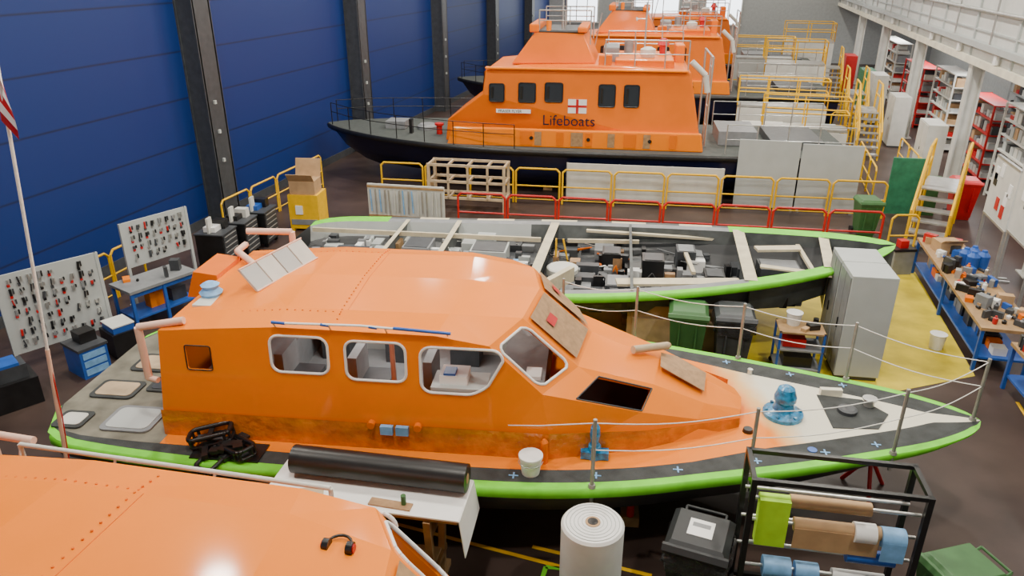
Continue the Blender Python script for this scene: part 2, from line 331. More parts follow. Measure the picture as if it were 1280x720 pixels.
def rescue_boat(O,rz,full=True):
    E=empty('lifeboat_under_construction',O,rz)
    hull(E,TABA,12.2,-.5,lambda u:1.25,.32,1.6,HULLBLK,GREEN)
    d=MB();N=80;us=[-.5+12.7*(1-(1-i/N)**1.5) for i in range(N+1)]
    def rowvs(u):
        b=max(interp(TABA,u),.02);g=min(.12,b*.4);k=min(.17+.20*min(1,max(0,(u+.5)/3)),b*.8) if u<8.2 else min(.37+.12*min(1,(u-8.2)),b*.8)
        k=min(k,b*.82)
        return [-b,-(b-g),-(b-k),0,(b-k),(b-g),b]
    rv=[rowvs(u) for u in us]
    for i in range(N):
        for j in range(6):
            mt=[GREEN,DARKDECK,None,None,DARKDECK,GREEN][j]
            um=(us[i]+us[i+1])/2
            if mt is None: mt=FOREM if um>8.0 else (ORANGE if um>1.3 else mat('stern_deck_bare',(.18,.17,.13),.7,var=.35,scale=3))
            d.add([(us[i],rv[i][j],1.25),(us[i+1],rv[i+1][j],1.25),(us[i+1],rv[i+1][j+1],1.25),(us[i],rv[i][j+1],1.25)],[(0,1,2,3)],mt)
    for sg in (-1,1):
        vv=[];
        for k in range(12):
            u=.1+k*.3;b=interp(TABA,u)+.035;vv.append((u,sg*b,1.08));vv.append((u,sg*(b-.02),.93))
        d.add(vv,[(2*k,2*k+1,2*k+3,2*k+2) for k in range(11)],LGREY)
    d.obj('deck',parent=E)
    cabin(E)
    fl=MB()
    for sg in (-1,1):
        for i,(u0,u1,v0,v1) in enumerate(((1.32,3.0,1.5,1.5),(3.0,5.0,1.5,1.5),(5.0,6.4,1.5,1.5),(6.4,7.6,1.49,1.14),(7.6,8.9,1.14,.5))):
            zt=1.62 if i<3 else (1.52 if i==3 else 1.38);zt0=1.62 if i<4 else 1.52
            fl.add([(u0,sg*(v0+.03),1.252),(u1,sg*(v1+.03),1.252),(u1,sg*(v1+.012),zt),(u0,sg*(v0+.012),zt0)],[(0,1,2,3)],FILM)
    fl.obj('protective_film',parent=E)
    if full:
        x=MB()
        def ring(cu,cv,a,b,mt,mt2,z=1.256):
            pts=rrect(cu-a,cu+a,cv-b,cv+b,min(a,b)*.35,5);x.prism([(p[0],p[1],z) for p in pts],(0,0,.02),mt)
            pts=rrect(cu-a+.06,cu+a-.06,cv-b+.06,cv+b-.06,min(a,b)*.3,5);x.prism([(p[0],p[1],z+.02) for p in pts],(0,0,.008),mt2)
        ring(.72,-1.25,.36,.30,MGREY,LGREY);ring(.05,-.55,.33,.24,DARKDECK,PLY);ring(.25,.25,.38,.26,DARKDECK,PLY);ring(.75,-.35,.30,.2,DARKDECK,DGREY)
        ring(-.1,-1.35,.22,.2,DARKDECK,OFFW);ring(.6,1.1,.4,.3,DARKDECK,PLY)
        x.bb(.85,1.25,-.5,.1,1.27,1.31,BLUE)
        for u in (3.4,4.4,5.2,6.0,7.0,8.0,9.0,9.9,10.6):
            for sg in (-1,1):
                b=interp(TABA,u)-.24
                x.bb(u-.06,u+.06,sg*b-.01,sg*b+.01,1.253,1.258,LBLUE);x.bb(u-.01,u+.01,sg*b-.06,sg*b+.06,1.253,1.259,LBLUE)
        x.lathe((9.55,-.15,1.25),[(.27,0),(.27,.05),(.15,.1),(.12,.2),(.15,.24),(.15,.3),(.11,.42),(.05,.46)],CYAN,20)
        for k in range(6):
            a=k*math.pi/3;x.cyl((9.55+.23*math.cos(a),-.15+.23*math.sin(a),1.3),(9.55+.23*math.cos(a),-.15+.23*math.sin(a),1.34),.025,CYAN,8)
        x.prism([(10.15,-.42,1.252),(10.75,-.38,1.252),(11.0,.0,1.252),(10.75,.35,1.252),(10.15,.42,1.252)],(0,0,.012),DARKDECK)
        x.bb(10.2,10.5,.42,.5,1.25,1.35,CREAM);x.lathe((10.45,.0,1.262),[(.13,0),(.13,.05),(.09,.06)],DGREY,16)
        x.lathe((10.8,.2,1.264),[(.07,0),(.07,.08),(.10,.10),(.10,.12)],METAL,14);x.lathe((9.0,-.62,1.25),[(.07,0),(.06,.05)],BLACK,14)
        x.cyl((9.75,-.95,1.25),(9.75,-.95,1.26),.06,BLUE,12);x.cyl((9.3,.95,1.25),(9.3,.95,1.33),.04,METAL,10)
        x.obj('deck_fittings',parent=E)
        h=MB()
        h.tube([(2.98,-1.46,2.95),(4.1,-1.46,2.97),(5.2,-1.46,2.92)],.016,WHITE)
        for a,b in ((2.98,3.15),(3.6,3.7),(4.2,4.3),(4.5,5.2)): h.tube([(a,-1.46,2.96),(b,-1.46,2.95 if b<5 else 2.925)],.020,BLUE)
        for u in (3.0,3.7,4.4,5.15): h.tube([(u,-1.40,2.86),(u,-1.46,2.94)],.01,METAL)
        h.obj('roof_handrail',parent=E)
        g=MB()
        b0=Vector((2.38,-.5,2.92));b1=Vector((2.78,.72,2.95))
        dd=(b1-b0);up=Vector((-.22,0,.30))
        for k in range(4):
            a=b0+dd*(k/4+.01);b=b0+dd*((k+1)/4-.01)
            g.prism([a,b,b+up,a+up],Vector((-.03,0,-.01)),OFFW if k%2 else LGREY)
        g.tube([b0,b1],.015,PINK);g.tube([b0+up,b1+up],.012,PINK)
        g.obj('roof_equipment_panel',parent=E)
        p=MB()
        p.tube([(1.15,-1.36,2.0),(1.15,-1.36,2.74),(1.75,-1.30,2.84)],.05,PINK,10)
        p.tube([(1.9,.5,2.88),(1.45,.9,2.93),(1.45,1.2,2.93)],.05,PINK,10);p.tube([(1.5,1.2,3.15),(2.2,1.25,3.15),(2.2,1.25,2.8)],.05,PINK,10)
        p.tube([(1.15,-1.36,2.0),(1.3,-1.4,2.0)],.04,PINK,8)
        p.prism([(1.0,.1,2.5),(1.5,.1,2.5),(1.5,.1,2.86),(1.15,.1,2.90)],(0,.75,0),ORANGE2)
        p.lathe((1.72,-.5,2.82),[(.13,0),(.16,.06),(.10,.12),(.13,.17),(.05,.21)],LBLUE,9)
        p.bb(1.62,2.0,-.85,-.45,2.81,2.84,OFFW)
        p.bb(1.2,1.29,-1.2,-.6,1.26,1.34,BLUE)
        p.obj('aft_deck_tubes',parent=E)
        r=MB()
        a=Vector((7.45,-.15,2.14));b=Vector((7.95,.22,2.04))
        r.cyl(a,b,.055,PLY,12);r.cyl(a+Vector((.02,.02,0)),b+Vector((.03,.02,.0)),.035,CARD,10)
        q=[Vector((7.82,-.28,1.97)),Vector((8.42,-.36,1.67)),Vector((8.5,.10,1.69)),Vector((8.1,.25,1.85)),Vector((7.86,.15,1.95))]
        r.prism(q,Vector((0,0,.012)),BROWN)
        r.obj('rolled_mat',parent=E)
        bk=MB();bk.lathe((6.2,-1.8,1.25),[(.11,0),(.14,.22),(.15,.23),(.15,.26),(.135,.265)],WHITE,20);bk.tube([(6.2+.15*math.cos(t/8*math.pi),-1.8-.15*abs(math.sin(t/8*math.pi)),1.42) for t in range(9)],.006,METAL,5);bk.obj('white_bucket',parent=E)
        bl=MB()
        # moulded console frames: rounded open trays with brackets
        for cu,cv,rz_,zz in ((2.05,-1.68,15,1.45),(2.45,-1.82,-35,1.38),(2.25,-1.95,70,1.30)):
            R=Matrix.Rotation(math.radians(rz_),3,'Z')
            pts=[Vector((cu,cv,zz))+R@Vector((a,b,.05*math.sin(4*a))) for a,b in rrect(-.26,.26,-.13,.13,.07,3)]
            bl.tube(pts,.03,BLACK,6,True)
            pts2=[p+Vector((.02,.0,-.11)) for p in pts];bl.tube(pts2,.022,BLACK,6,True)
            n=len(pts)
            for k in range(0,n,2): bl.cyl(pts[k],pts2[k],.02,BLACK,6)
            bl.box((cu,cv,zz-.03),(.06,.26,.03),BLACK,rz_);bl.box((cu,cv,zz-.09),(.34,.14,.02),DGREY,rz_)
        for k in range(9):
            bl.box((2.0+random.random()*.7,-1.8+random.uniform(-.2,.2),1.29+random.random()*.1),(random.uniform(.1,.24),random.uniform(.06,.14),random.uniform(.03,.08)),BLACK,random.uniform(0,180),('X',random.uniform(-15,15)))
        bl.bb(1.9,2.8,-2.0,-1.62,1.25,1.27,BLACK)
        bl.obj('black_console_frames',parent=E)
        s2=MB()
        for u,v in ((4.35,-1.56),(4.55,-1.56)): s2.bb(u-.08,u+.08,v-.02,v+.04,1.5,1.62,LBLUE);
        for u in (4.15,4.75): s2.cyl((u,-1.5,1.62),(u,-1.58,1.62),.05,ORANGE2,10)
        s2.lathe((6.97,-1.40,1.25),[(.10,0),(.08,.18),(.05,.22),(.07,.34),(.06,.44),(.03,.5)],CYAN,9);s2.bb(6.8,7.15,-1.48,-1.35,1.26,1.36,CYAN)
        s2.lathe((6.35,-1.58,1.25),[(.05,0),(.05,.3),(.02,.34)],ORANGE2,10)
        s2.obj('wrapped_fittings',parent=E)
        st=MB()
        near=[(6.95,-2.0),(8.85,-1.55),(10.75,-.92),(12.1,.0)];far=[(10.7,.93),(9.2,1.42),(7.6,1.9),(6.4,2.1)]
        for u,v in near+far:
            st.cyl((u,v,1.0),(u,v,2.2),.024,POSTM,8);st.lathe((u,v,1.25),[(.05,0),(.04,.04)],POSTM,10)
        for seq in (near,[near[-1]]+far):
            for zz in (2.15,1.78):
                for a,b in zip(seq[:-1],seq[1:]):
                    pts=[]
                    for k in range(9):
                        t=k/8;pts.append((a[0]+(b[0]-a[0])*t,a[1]+(b[1]-a[1])*t,zz-.08*math.sin(math.pi*t)))
                    st.tube(pts,.007,ROPE,5)
        st.tube([(6.95,-2.0,2.15),(6.3,-1.75,1.9),(5.9,-1.56,1.75)],.007,ROPE,5)
        st.obj('guard_stanchions_and_rope',parent=E)
    c=MB()
    for u in (1.5,4.5,7.5):
        c.bb(u-.12,u+.12,-1.2,1.2,0,.15,WOOD);c.bb(u-.12,u+.12,-.25,.25,.15,.36,WOOD)
        for sg in (-1,1): c.cyl((u,sg*1.15,.15),(u,sg*1.05,.72),.05,RED,8)
    for a in range(3):
        t=a*2.1+.4;c.cyl((10.9+.32*math.cos(t),.32*math.sin(t),0),(10.9,0,.55),.03,RED,8)
    c.cyl((10.9,0,.5),(10.9,0,.78),.04,RED,8);c.bb(10.8,11.0,-.1,.1,.76,.80,RED)
    c.obj('hull_supports',parent=E)
    return E
rescue_boat((-8.17,8.12,0),9)
E=rescue_boat((-7.98,2.74,0),4.3,False)
p=MB();p.tube([(2.1,1.54,2.55),(2.1,1.54,2.84),(5.2,1.54,2.80),(5.2,1.54,2.55)],.022,OFFW,8)
p.tube([(1.7,1.62,2.2),(1.7,1.62,2.85),(2.2,1.60,2.85)],.04,PINK,8)
for u in (2.1,3.1,4.1,5.2): p.tube([(u,1.54,2.83 if u<5 else 2.80),(u,1.44,2.5)],.012,OFFW,6)
p.obj('grab_rail',parent=E)
h=MB();hx,hy,hz=5.62,.75,2.90
for s in (-1,1): h.cyl((hx+s*.07,hy,hz+.04),(hx+s*.12,hy,hz+.04),.05,BLACK,14);h.cyl((hx+s*.12,hy,hz+.04),(hx+s*.13,hy,hz+.04),.035,RED,12)
h.tube([(hx+.1*math.cos(t*math.pi/8),hy+.11*math.sin(t*math.pi/8),hz+.05) for t in range(9)],.012,BLACK,6)
h.obj('ear_defenders',parent=E)
# ---------------- open hull B
B=empty('open_boat_hull',(-8.9,13.8,0),7.5)
TABB=[(0,1.55),(.3,1.85),(1,2.05),(4,2.22),(6,2.25),(8,2.05),(10,1.6),(11.4,1.08),(12.2,.6),(12.55,.25),(12.65,.02)]
zb=lambda u:1.25+.6*max(0,u/12.65)**3
hull(B,TABB,12.65,0,zb,.60,1.6,HULLBLK,GREEN,tuck=True)
d=MB();N=70;us=[12.65*(1-(1-i/N)**1.4) for i in range(N+1)]
CB=mat('interior_frp',(.08,.09,.09),.6,var=.35,scale=3);TIMB=mat('cream_timber_edge',(.62,.55,.38),.6,var=.15,scale=4)
for i in range(N):
    for sg in (-1,1):
        def pr(u):
            b=max(interp(TABB,u),.02);z=zb(u);g=min(.13,b*.5);k=min(.34,b*.8);zf=.82 if u<10.5 else .82+(u-10.5)*.25
            return [(u,sg*b,z),(u,sg*(b-g),z+.003),(u,sg*(b-k),z-.01),(u,sg*(b-k)*.93,zf),(u,0,zf-.02)]
        a=pr(us[i]);b=pr(us[i+1])
        for j in range(4):
            gm=GREEN if (us[i]>9.6 or us[i]<1.5 or sg<0) else TIMB if int(us[i]*1.3)%2 else CB
            mt=[gm,(GREEN if (us[i]>9.6 or us[i]<1.5) else MGREY),LGREY if us[i]<5 else CB,DGREY][j]
            d.add([a[j],b[j],b[j+1],a[j+1]],[(0,1,2,3)],mt)
d.obj('interior_and_gunwale',parent=B)
d=MB()
def cross(u0,u1,w,mt=TIMB):
    b0=interp(TABB,u0)-.2;b1=interp(TABB,u1)-.2;z=zb(u0)
    d.add([(u0-w,-b0,z+.01),(u0+w,-b0,z+.01),(u1+w,b1,z+.01),(u1-w,b1,z+.01)],[(0,1,2,3)],mt)
    d.add([(u0,-b0,z),(u0,-b0,.8),(u1,b1,.8),(u1,b1,z)],[(0,1,2,3)],CB)
cross(5.55,5.75,.10);cross(3.45,3.45,.06);cross(9.7,9.85,.12);cross(11.2,11.5,.10);cross(2.2,2.2,.05);cross(7.5,7.5,.03,CB)
for v in (-1.0,1.1): 
    d.box((2.8,v,1.2),(5.4,.06,.1),TIMB);
d.box((8.4,-1.2,1.30),(2.4,.3,.05),TIMB,8);d.box((8.0,1.55,1.28),(3.0,.10,.05),TIMB,-4)
d.box((10.5,.35,1.52),(.9,.25,.05),TIMB,10);d.box((6.1,-1.3,1.25),(.12,.9,.3),TIMB,-30);d.box((10.6,-.95,1.56),(1.3,.16,.03),TIMB,-14)
d.box((6.9,1.2,1.2),(1.6,.06,.08),TIMB,5);d.box((8.7,.3,1.22),(.08,1.6,.06),TIMB,4);d.box((11.0,0,1.45),(.08,1.6,.06),TIMB,0)
d.obj('bulkheads_and_stringers',parent=B)
d=MB()
for k in range(330):
    u=random.uniform(.4,11.0);b=interp(TABB,u)-.5;v=random.uniform(-b,b)
    hh=random.uniform(.03,.32)
    m=random.choice((OFFW,LGREY,MGREY,MGREY,DGREY,LGREY,LBLUE,PAPER,DGREY,WOOD)) if u<5.4 else random.choice((DGREY,BLACK,DGREY,MGREY,BLACK,BLACK,DGREY,MGREY,MGREY,DGREY,BROWN,BLACK,PAPER))
    sc=1 if random.random()<.35 else .5
    d.box((u,v,.80+hh/2),(random.uniform(.1,.55)*sc,random.uniform(.1,.45)*sc,hh),m,random.choice((0,0,0,90,0,8)))
for k in range(50):
    u=random.uniform(.5,10.5);b=interp(TABB,u)-.6;v=random.uniform(-b,b)
    d.tube([(u,v,.82),(u+random.uniform(-.7,.7),v+random.uniform(-.4,.4),random.uniform(.85,1.15)),(u+random.uniform(-.9,.9),v,.83)],random.uniform(.008,.02),random.choice((BLACK,BLACK,OFFW,MGREY,METAL,ORANGE2)),6)
d.lathe((6.1,-.35,.8),[(.33,0),(.33,.34),(.30,.36)],OFFW,20)
for (a,b_,c_,e_,z_,m_) in ((7.75,8.2,-.05,.45,1.26,BLACK),(9.0,9.4,-.5,0,1.15,BLACK),(6.9,7.3,.4,.9,1.2,BLACK),(8.5,8.9,.6,1.1,1.25,DGREY),(10.1,10.9,-.3,.3,1.3,DGREY),(7.0,7.5,-1.1,-.5,1.1,DGREY),(8.6,9.3,-1.2,-.8,1.15,MGREY),(4.0,4.8,.3,1.0,1.15,LGREY),(1.0,1.8,-.6,.3,1.15,LGREY),(2.5,3.1,.2,.9,1.2,MGREY)):
    d.bb(a,b_,c_,e_,.8,z_,m_);d.bb(a+.04,b_-.04,c_+.04,e_-.04,z_,z_+.015,DGREY if m_ is not DGREY else MGREY)
d.tube([(5.9,.4,.8),(5.9,.4,1.5)],.02,YELLOW);d.tube([(6.2,.4,.8),(6.05,.4,1.5)],.02,YELLOW)
d.obj('fit_out_equipment',parent=B)
c=MB()
for u in (1.5,4.5,7.5,10):
    c.bb(u-.12,u+.12,-.6,.6,0,.15,WOOD);c.bb(u-.12,u+.12,-.15,.15,.15,.62,WOOD)
c.obj('hull_supports',parent=B)
# ---------------- finished lifeboat(s)
TABS=[(0,.05),(.4,.5),(1.2,1.05),(2.5,1.65),(4.5,2.15),(7,2.4),(11,2.45),(15,2.35),(17.4,2.2)]
def big_boat(O,rz,name,fly=True):
    E=empty(name,O,rz)
    zd=lambda u:1.55+.18*max(0,1-u/7)**1.5
    mb=MB();N=50;L=17.4
    for sg in (-1,1):
        rows=[]
        for i in range(N+1):
            u=L*(i/N)**1.3;b=interp(TABS,u);z=zd(u);fr=max(0,1-u/7)
            rows.append([(u,sg*b,z),(u-.03,sg*(b+.04),z-.04),(u,sg*(b+.04),z-.16),(u+.2*fr,sg*(b*.97),z-.2),(u+.6*fr,sg*b*(.9-.25*fr),z-.75),(u+1.3*fr,sg*b*(.75-.3*fr),.35+.15*fr),(u+1.8*fr,0,.12+.2*fr)])
        k=7;vs=[p for r in rows for p in r];fe=[];fh=[]
        for i in range(N):
            for j in range(k-1): (fe if j<3 else fh).append((i*k+j,i*k+j+1,(i+1)*k+j+1,(i+1)*k+j))
        mb.add(vs,fe,BLACK,True);mb.add(vs,fh,NAVY,True)
        if sg==-1: end1=[(p[0],p[1],p[2]) for p in rows[-1]]
        else: end2=[(p[0],p[1],p[2]) for p in rows[-1]]
    mb.add(end1+end2[::-1],[tuple(range(14))],NAVY)
    mb.obj('hull',parent=E)
    d=MB();GD=mat('grey_green_deck',(.06,.07,.065),.75,var=.15)
    for i in range(N):
        u0=L*(i/N)**1.3;u1=L*((i+1)/N)**1.3;b0=interp(TABS,u0);b1=interp(TABS,u1)
        d.add([(u0,-b0,zd(u0)+.002),(u1,-b1,zd(u1)+.002),(u1,b1,zd(u1)+.002),(u0,b0,zd(u0)+.002)],[(0,1,2,3)],GD)
    d.obj('deck',parent=E)
    c=MB()
    prof=[(4.6,1.55),(4.68,2.25),(5.9,3.15),(6.0,3.88),(7.1,4.0),(9.5,4.06),(12.15,3.96),(12.3,3.9),(12.8,1.55)]
    def hw(u,z): 
        w=1.95-.10*(z-1.55)
        if u<6: w-= .45*(6-u)/1.4
        return w
    n=len(prof);vs=[(u,-hw(u,z),z) for u,z in prof]+[(u,hw(u,z),z) for u,z in prof]
    fs=[tuple(range(n)),tuple(range(2*n-1,n-1,-1))]+[(k,(k+1)%n,n+(k+1)%n,n+k) for k in range(n)]
    c.add(vs,fs,ORANGE2)
    c.prism([(4.75,-2.02,1.55),(12.85,-2.02,1.55),(12.75,-2.0,2.12),(4.95,-2.0,2.12)],(0,.15,0),ORANGE)
    c.bb(6.0,12.2,-1.86,-1.7,3.9,3.98,ORANGE)
    if fly:
        fb=[(6.75,-1.25,4.0),(9.4,-1.25,4.05),(9.0,-1.1,4.92),(7.5,-1.1,5.0)]
        c.add(fb+[(p[0],-p[1],p[2]) for p in fb],[(0,1,2,3),(7,6,5,4),(0,4,5,1),(1,5,6,2),(2,6,7,3),(3,7,4,0)],ORANGE2)
        c.bb(7.45,9.1,-1.12,1.12,4.94,5.02,DGREY);c.bb(7.3,7.6,-1.15,1.15,4.95,5.2,ORANGE2);c.bb(8.8,9.1,-1.15,1.15,4.95,5.12,ORANGE2)
    c.bb(10.0,11.8,-1.3,1.3,3.95,4.2,ORANGE2);c.bb(9.6,10.1,-.6,.6,3.95,4.5,MGREY);c.bb(9.5,9.9,-1.5,-1.1,4.0,4.35,ORANGE2);c.bb(11.9,12.2,.2,1.2,3.9,4.5,ORANGE2)
    c.lathe((11.0,-.6,4.2),[(.2,0),(.24,.1),(.24,.25),(.1,.32)],OFFW,16);c.lathe((10.4,.6,4.2),[(.15,0),(.15,.4)],MGREY,12);c.lathe((11.5,.3,4.2),[(.12,0),(.12,.25),(.2,.3),(.1,.5)],RED,12)
    c.obj('superstructure',parent=E,bevel=.04)
    g=MB()
    def sv(z): return -(1.95-.10*(z-1.55))
    for (a,b,z0,z1) in ((6.13,6.60,2.92,3.46),(7.06,7.59,2.92,3.50),(7.89,8.44,2.95,3.52),(9.56,10.06,2.84,3.50),(10.34,10.79,2.85,3.50)):
        pts=rrect(a,b,z0,z1,.06,3);g.prism([(x,sv(z)-.012,z) for x,z in pts],(0,.05,0),GLASS);g.tube([(x,sv(z)-.02,z) for x,z in pts],.02,BLACK,5,True)
        g.bb(a+.05,a+.13,sv(z0)-.02,sv(z0)-.005,z0+.1,z1-.1,BLACK)
    for k in range(3):
        v0=-1.35+k*.95;g.add([(5.83,v0,3.25),(5.83,v0+.8,3.25),(5.90,v0+.8,3.78),(5.90,v0,3.78)],[(0,1,2,3)],GLASS)
    for k,u in enumerate((7.15,7.6,8.3,8.75,9.2,9.9,10.4,11.0,11.8)): g.bb(u,u+.22 if k%3 else u+.38,-2.035,-2.015,1.62,2.05,BROWN if k%2 else ORANGE2)
    for u in (7.5,9.3,11.2): g.cyl((u,-2.03,1.85),(u,-2.06,1.85),.06,BLACK,10)
    g.bb(6.35,7.45,sv(2.7)-.03,sv(2.7)-.01,2.58,2.70,PAPER)
    g.bb(8.62,9.2,sv(2.85)-.03,sv(2.85)-.01,2.62,3.05,PAPER);g.bb(8.87,8.95,sv(2.85)-.036,sv(2.85)-.03,2.62,3.05,RED);g.bb(8.62,9.2,sv(2.85)-.036,sv(2.85)-.03,2.80,2.87,RED)
    if fly:
        g.tube([(8.3,-.7,5.0),(8.3,-.7,6.1)],.03,METAL);g.tube([(8.3,.7,5.0),(8.3,.7,6.1)],.03,METAL);g.tube([(8.3,-.9,6.1),(8.3,.9,6.1)],.04,METAL)
        g.lathe((8.3,0,6.1),[(.05,0),(.4,.02),(.4,.1),(.05,.15)],WHITE,14)
        for sg in (-1.05,1.05): g.tube([(7.6,sg,5.0),(7.6,sg,5.6),(9.2,sg,5.6),(9.2,sg,4.6)],.022,METAL);g.tube([(7.6,sg,5.3),(9.2,sg,5.3)],.018,METAL);g.tube([(8.4,sg,5.0),(8.4,sg,5.6)],.018,METAL)
        g.tube([(7.9,-1.05,5.0),(7.9,-1.05,5.3)],.08,ORANGE)
        g.tube([(9.2,1.2,4.05),(9.45,1.2,5.4)],.02,METAL)
    for sg in (-1.6,1.6):
        for u in (9.7,10.6,11.5,12.2): g.tube([(u,sg,3.95),(u,sg,4.8)],.022,METAL)
        g.tube([(9.7,sg,4.8),(12.2,sg,4.8)],.022,METAL);g.tube([(9.7,sg,4.4),(12.2,sg,4.4)],.018,METAL)
    g.tube([(10.9,0,4.2),(10.9,0,5.8)],.03,METAL);g.tube([(10.6,-.5,5.3),(10.6,.5,5.3)],.03,METAL);g.tube([(10.9,0,5.3),(10.6,0,5.3)],.02,METAL)
    g.tube([(12.3,-1.5,4.2),(12.75,-1.5,3.8),(12.85,-1.5,3.3)],.09,OFFW)
    g.tube([(12.95,-1.3,1.6),(12.95,-1.3,4.3),(12.95,1.3,4.3),(12.95,1.3,1.6)],.035,METAL);g.tube([(12.95,-.6,1.6),(12.95,-.6,4.3)],.03,METAL)
    for z in (2.2,2.8,3.4,4.0): g.tube([(12.95,-1.3,z),(12.95,-.6,z)],.02,METAL)
    for uu in (13.5,14.4,15.3,16.2,17.2):
        for sg in (-1,1): g.tube([(uu,sg*2.1,1.55),(uu,sg*2.1,2.45)],.02,METAL,6)
    for sg in (-1,1):
        for zz in (2.0,2.45): g.tube([(13.5,sg*2.1,zz),(17.2,sg*2.1,zz)],.016,METAL,6)
    us=[.25,1.1,2.0,3.0,4.0,5.0,6.0,7.0]
    for sg in (-1,1):
        pts=[(u,sg*(interp(TABS,u)-.08),zd(u)) for u in us]
        for p_ in pts: g.tube([p_,(p_[0],p_[1],p_[2]+.75)],.018,BLACK,6)
        for hh in (.75,.45):
            for a,b in zip(pts[:-1],pts[1:]): g.tube([(a[0],a[1],a[2]+hh),(b[0],b[1],b[2]+hh)],.014,BLACK,6)
    g.bb(2.2,2.9,-.35,.35,1.65,1.9,MGREY);g.lathe((3.6,0,1.6),[(.35,0),(.35,.12),(.25,.2)],MGREY,14);g.bb(13.4,14.6,-.9,.9,1.56,2.0,MGREY);g.bb(15,16.6,-1.2,1.2,1.56,1.8,DGREY)
    g.bb(3.2,3.3,-.9,-.7,1.6,2.1,BLACK);g.lathe((4.2,-.7,1.58),[(.1,0),(.1,.3),(.16,.32),(.16,.38)],RED,12)
    g.obj('deck_gear_and_windows',parent=E)
    cc=bpy.data.curves.new('lettering','FONT');cc.body='Lifeboats';cc.size=.46;cc.extrude=.004;cc.materials.append(NAVY)
    to=bpy.data.objects.new('lettering',cc);bpy.context.collection.objects.link(to);to.parent=E
    to.location=(7.82,sv(2.3)-.012,2.24);to.rotation_euler=(math.radians(90),0,0)
    c2=bpy.data.curves.new('name_lettering','FONT');c2.body='FRASER FLYER';c2.size=.12;c2.extrude=.003;c2.materials.append(BLACK)
    t2=bpy.data.objects.new('name_lettering',c2);bpy.context.collection.objects.link(t2);t2.parent=E;t2.location=(6.42,sv(2.7)-.035,2.60);t2.rotation_euler=(math.radians(90),0,0)
    s=MB()
    for u in (4,8,12,16): s.bb(u-.15,u+.15,-1.5,1.5,0,.16,WOOD)
    s.obj('hull_supports',parent=E)
    return E
big_boat((-13.35,24.1,0),7,'lifeboat')
big_boat((-12.6,36.0,0),5,'lifeboat')
big_boat((-12.4,47.5,0),4,'lifeboat',False)
# ---------------------------------------------------------------- railings
def railing(pts,mt,name='safety_railing',h=1.1,step=1.5,z0=0,r=.028):
    m=MB()
    for a,b in zip(pts[:-1],pts[1:]):
        a=Vector((a[0],a[1],z0 if len(a)<3 else a[2]));b=Vector((b[0],b[1],z0 if len(b)<3 else b[2]));L=(b-a).length;n=max(1,round(L/step));d=(b-a)/n
        for k in range(n):
            p=a+d*(k+.03);q=a+d*(k+.97);U=Vector((0,0,1));e=d.normalized()*.1
            m.tube([p,p+U*(h-.1),p+U*h+e,q+U*h-e,q+U*(h-.1),q],r,mt,7)
            m.tube([p+U*.55,q+U*.55],r*.8,mt,7)
            m.tube([p+U*.12,q+U*.12],r*.6,mt,5)
    return m.obj(name)
railing([(-10.3,21.6),(-4.5,22.2),(5.0,23.3)],YELLOW,r=.032)
railing([(-6.8,19.0),(4.4,20.2)],RED,r=.032)
railing([(-12.7,10.6),(-12.7,13.6)],YELLOW,step=1.0)
railing([(-12.6,16.5),(-12.6,22)],YELLOW)
railing([(4.5,20.0),(5.2,20.2)],YELLOW);railing([(4.9,24.9),(5.0,29)],YELLOW)
railing([(2,40),(6.5,40)],YELLOW);railing([(6.5,25.4),(6.5,30)],YELLOW);railing([(4.6,34.6),(5.6,34.6)],YELLOW)
railing([(-.5,43.3),(5,43.4)],YELLOW);railing([(1,50.2),(6.4,50.2)],YELLOW)
def platform(x0,x1,y0,y1,z,name='access_platform',sheet=OFFW):
    m=MB();m.bb(x0,x1,y0,y1,z-.08,z,METAL)
    for x in (x0+.05,x1-.05):
        for yy in (y0+.05,y1-.05): m.bb(x-.04,x+.04,yy-.04,yy+.04,0,z,YELLOW)
    m.bb(x0,x1,y0-.03,y0,.25,z-.1,sheet)
    for a,b in (((x0,y0),(x1,y0)),((x0,y1),(x1,y1)),((x1,y0),(x1,y1))):
        A_=Vector((*a,z));B_=Vector((*b,z));n=max(1,round((B_-A_).length/1.3));dd=(B_-A_)/n
        for k in range(n+1): m.tube([A_+dd*k,A_+dd*k+Vector((0,0,1.05))],.028,YELLOW,6)
        for hh in (.55,1.05): m.tube([A_+Vector((0,0,hh)),B_+Vector((0,0,hh))],.028,YELLOW,6)
    m.obj(name)
platform(.7,4.2,33.0,34,1.5);platform(1.6,4.6,29.6,30.6,1.3);platform(2.0,4.8,41,42.5,2.3);platform(.5,3.5,44.0,45,2.2,sheet=LGREY);platform(3.5,6.4,52,54,2.4)
def stairs(x,y,rise,run,w,n,rz,name='yellow_stairs'):
    m=MB()
    for k in range(n):
        m.bb(run*k/n,run*(k+1)/n+.04,0,w,rise*(k+1)/n-.04,rise*(k+1)/n,METAL)
    for yy in (0,w):
        m.prism([(0,yy-.02,0),(.2,yy-.02,0),(run+.05,yy-.02,rise-.15),(run+.05,yy-.02,rise+.05)],(0,.04,0),YELLOW)
        m.tube([(.1,yy,0),(.1,yy,1.05),(run,yy,rise+1.05),(run,yy,0)],.036,YELLOW);m.tube([(.1,yy,.55),(run,yy,rise+.55)],.03,YELLOW)
        m.tube([(run/2,yy,rise/2),(run/2,yy,rise/2+1.05)],.03,YELLOW)
    m.bb(run,run+1.2,0,w,rise-.06,rise,METAL)
    for yy in (0,w):
        m.tube([(run+1.2,yy,0),(run+1.2,yy,rise+1.05),(run,yy,rise+1.05)],.036,YELLOW);m.tube([(run+1.2,yy,rise+.55),(run,yy,rise+.55)],.03,YELLOW)
    m.obj(name,(x,y,0),rz)
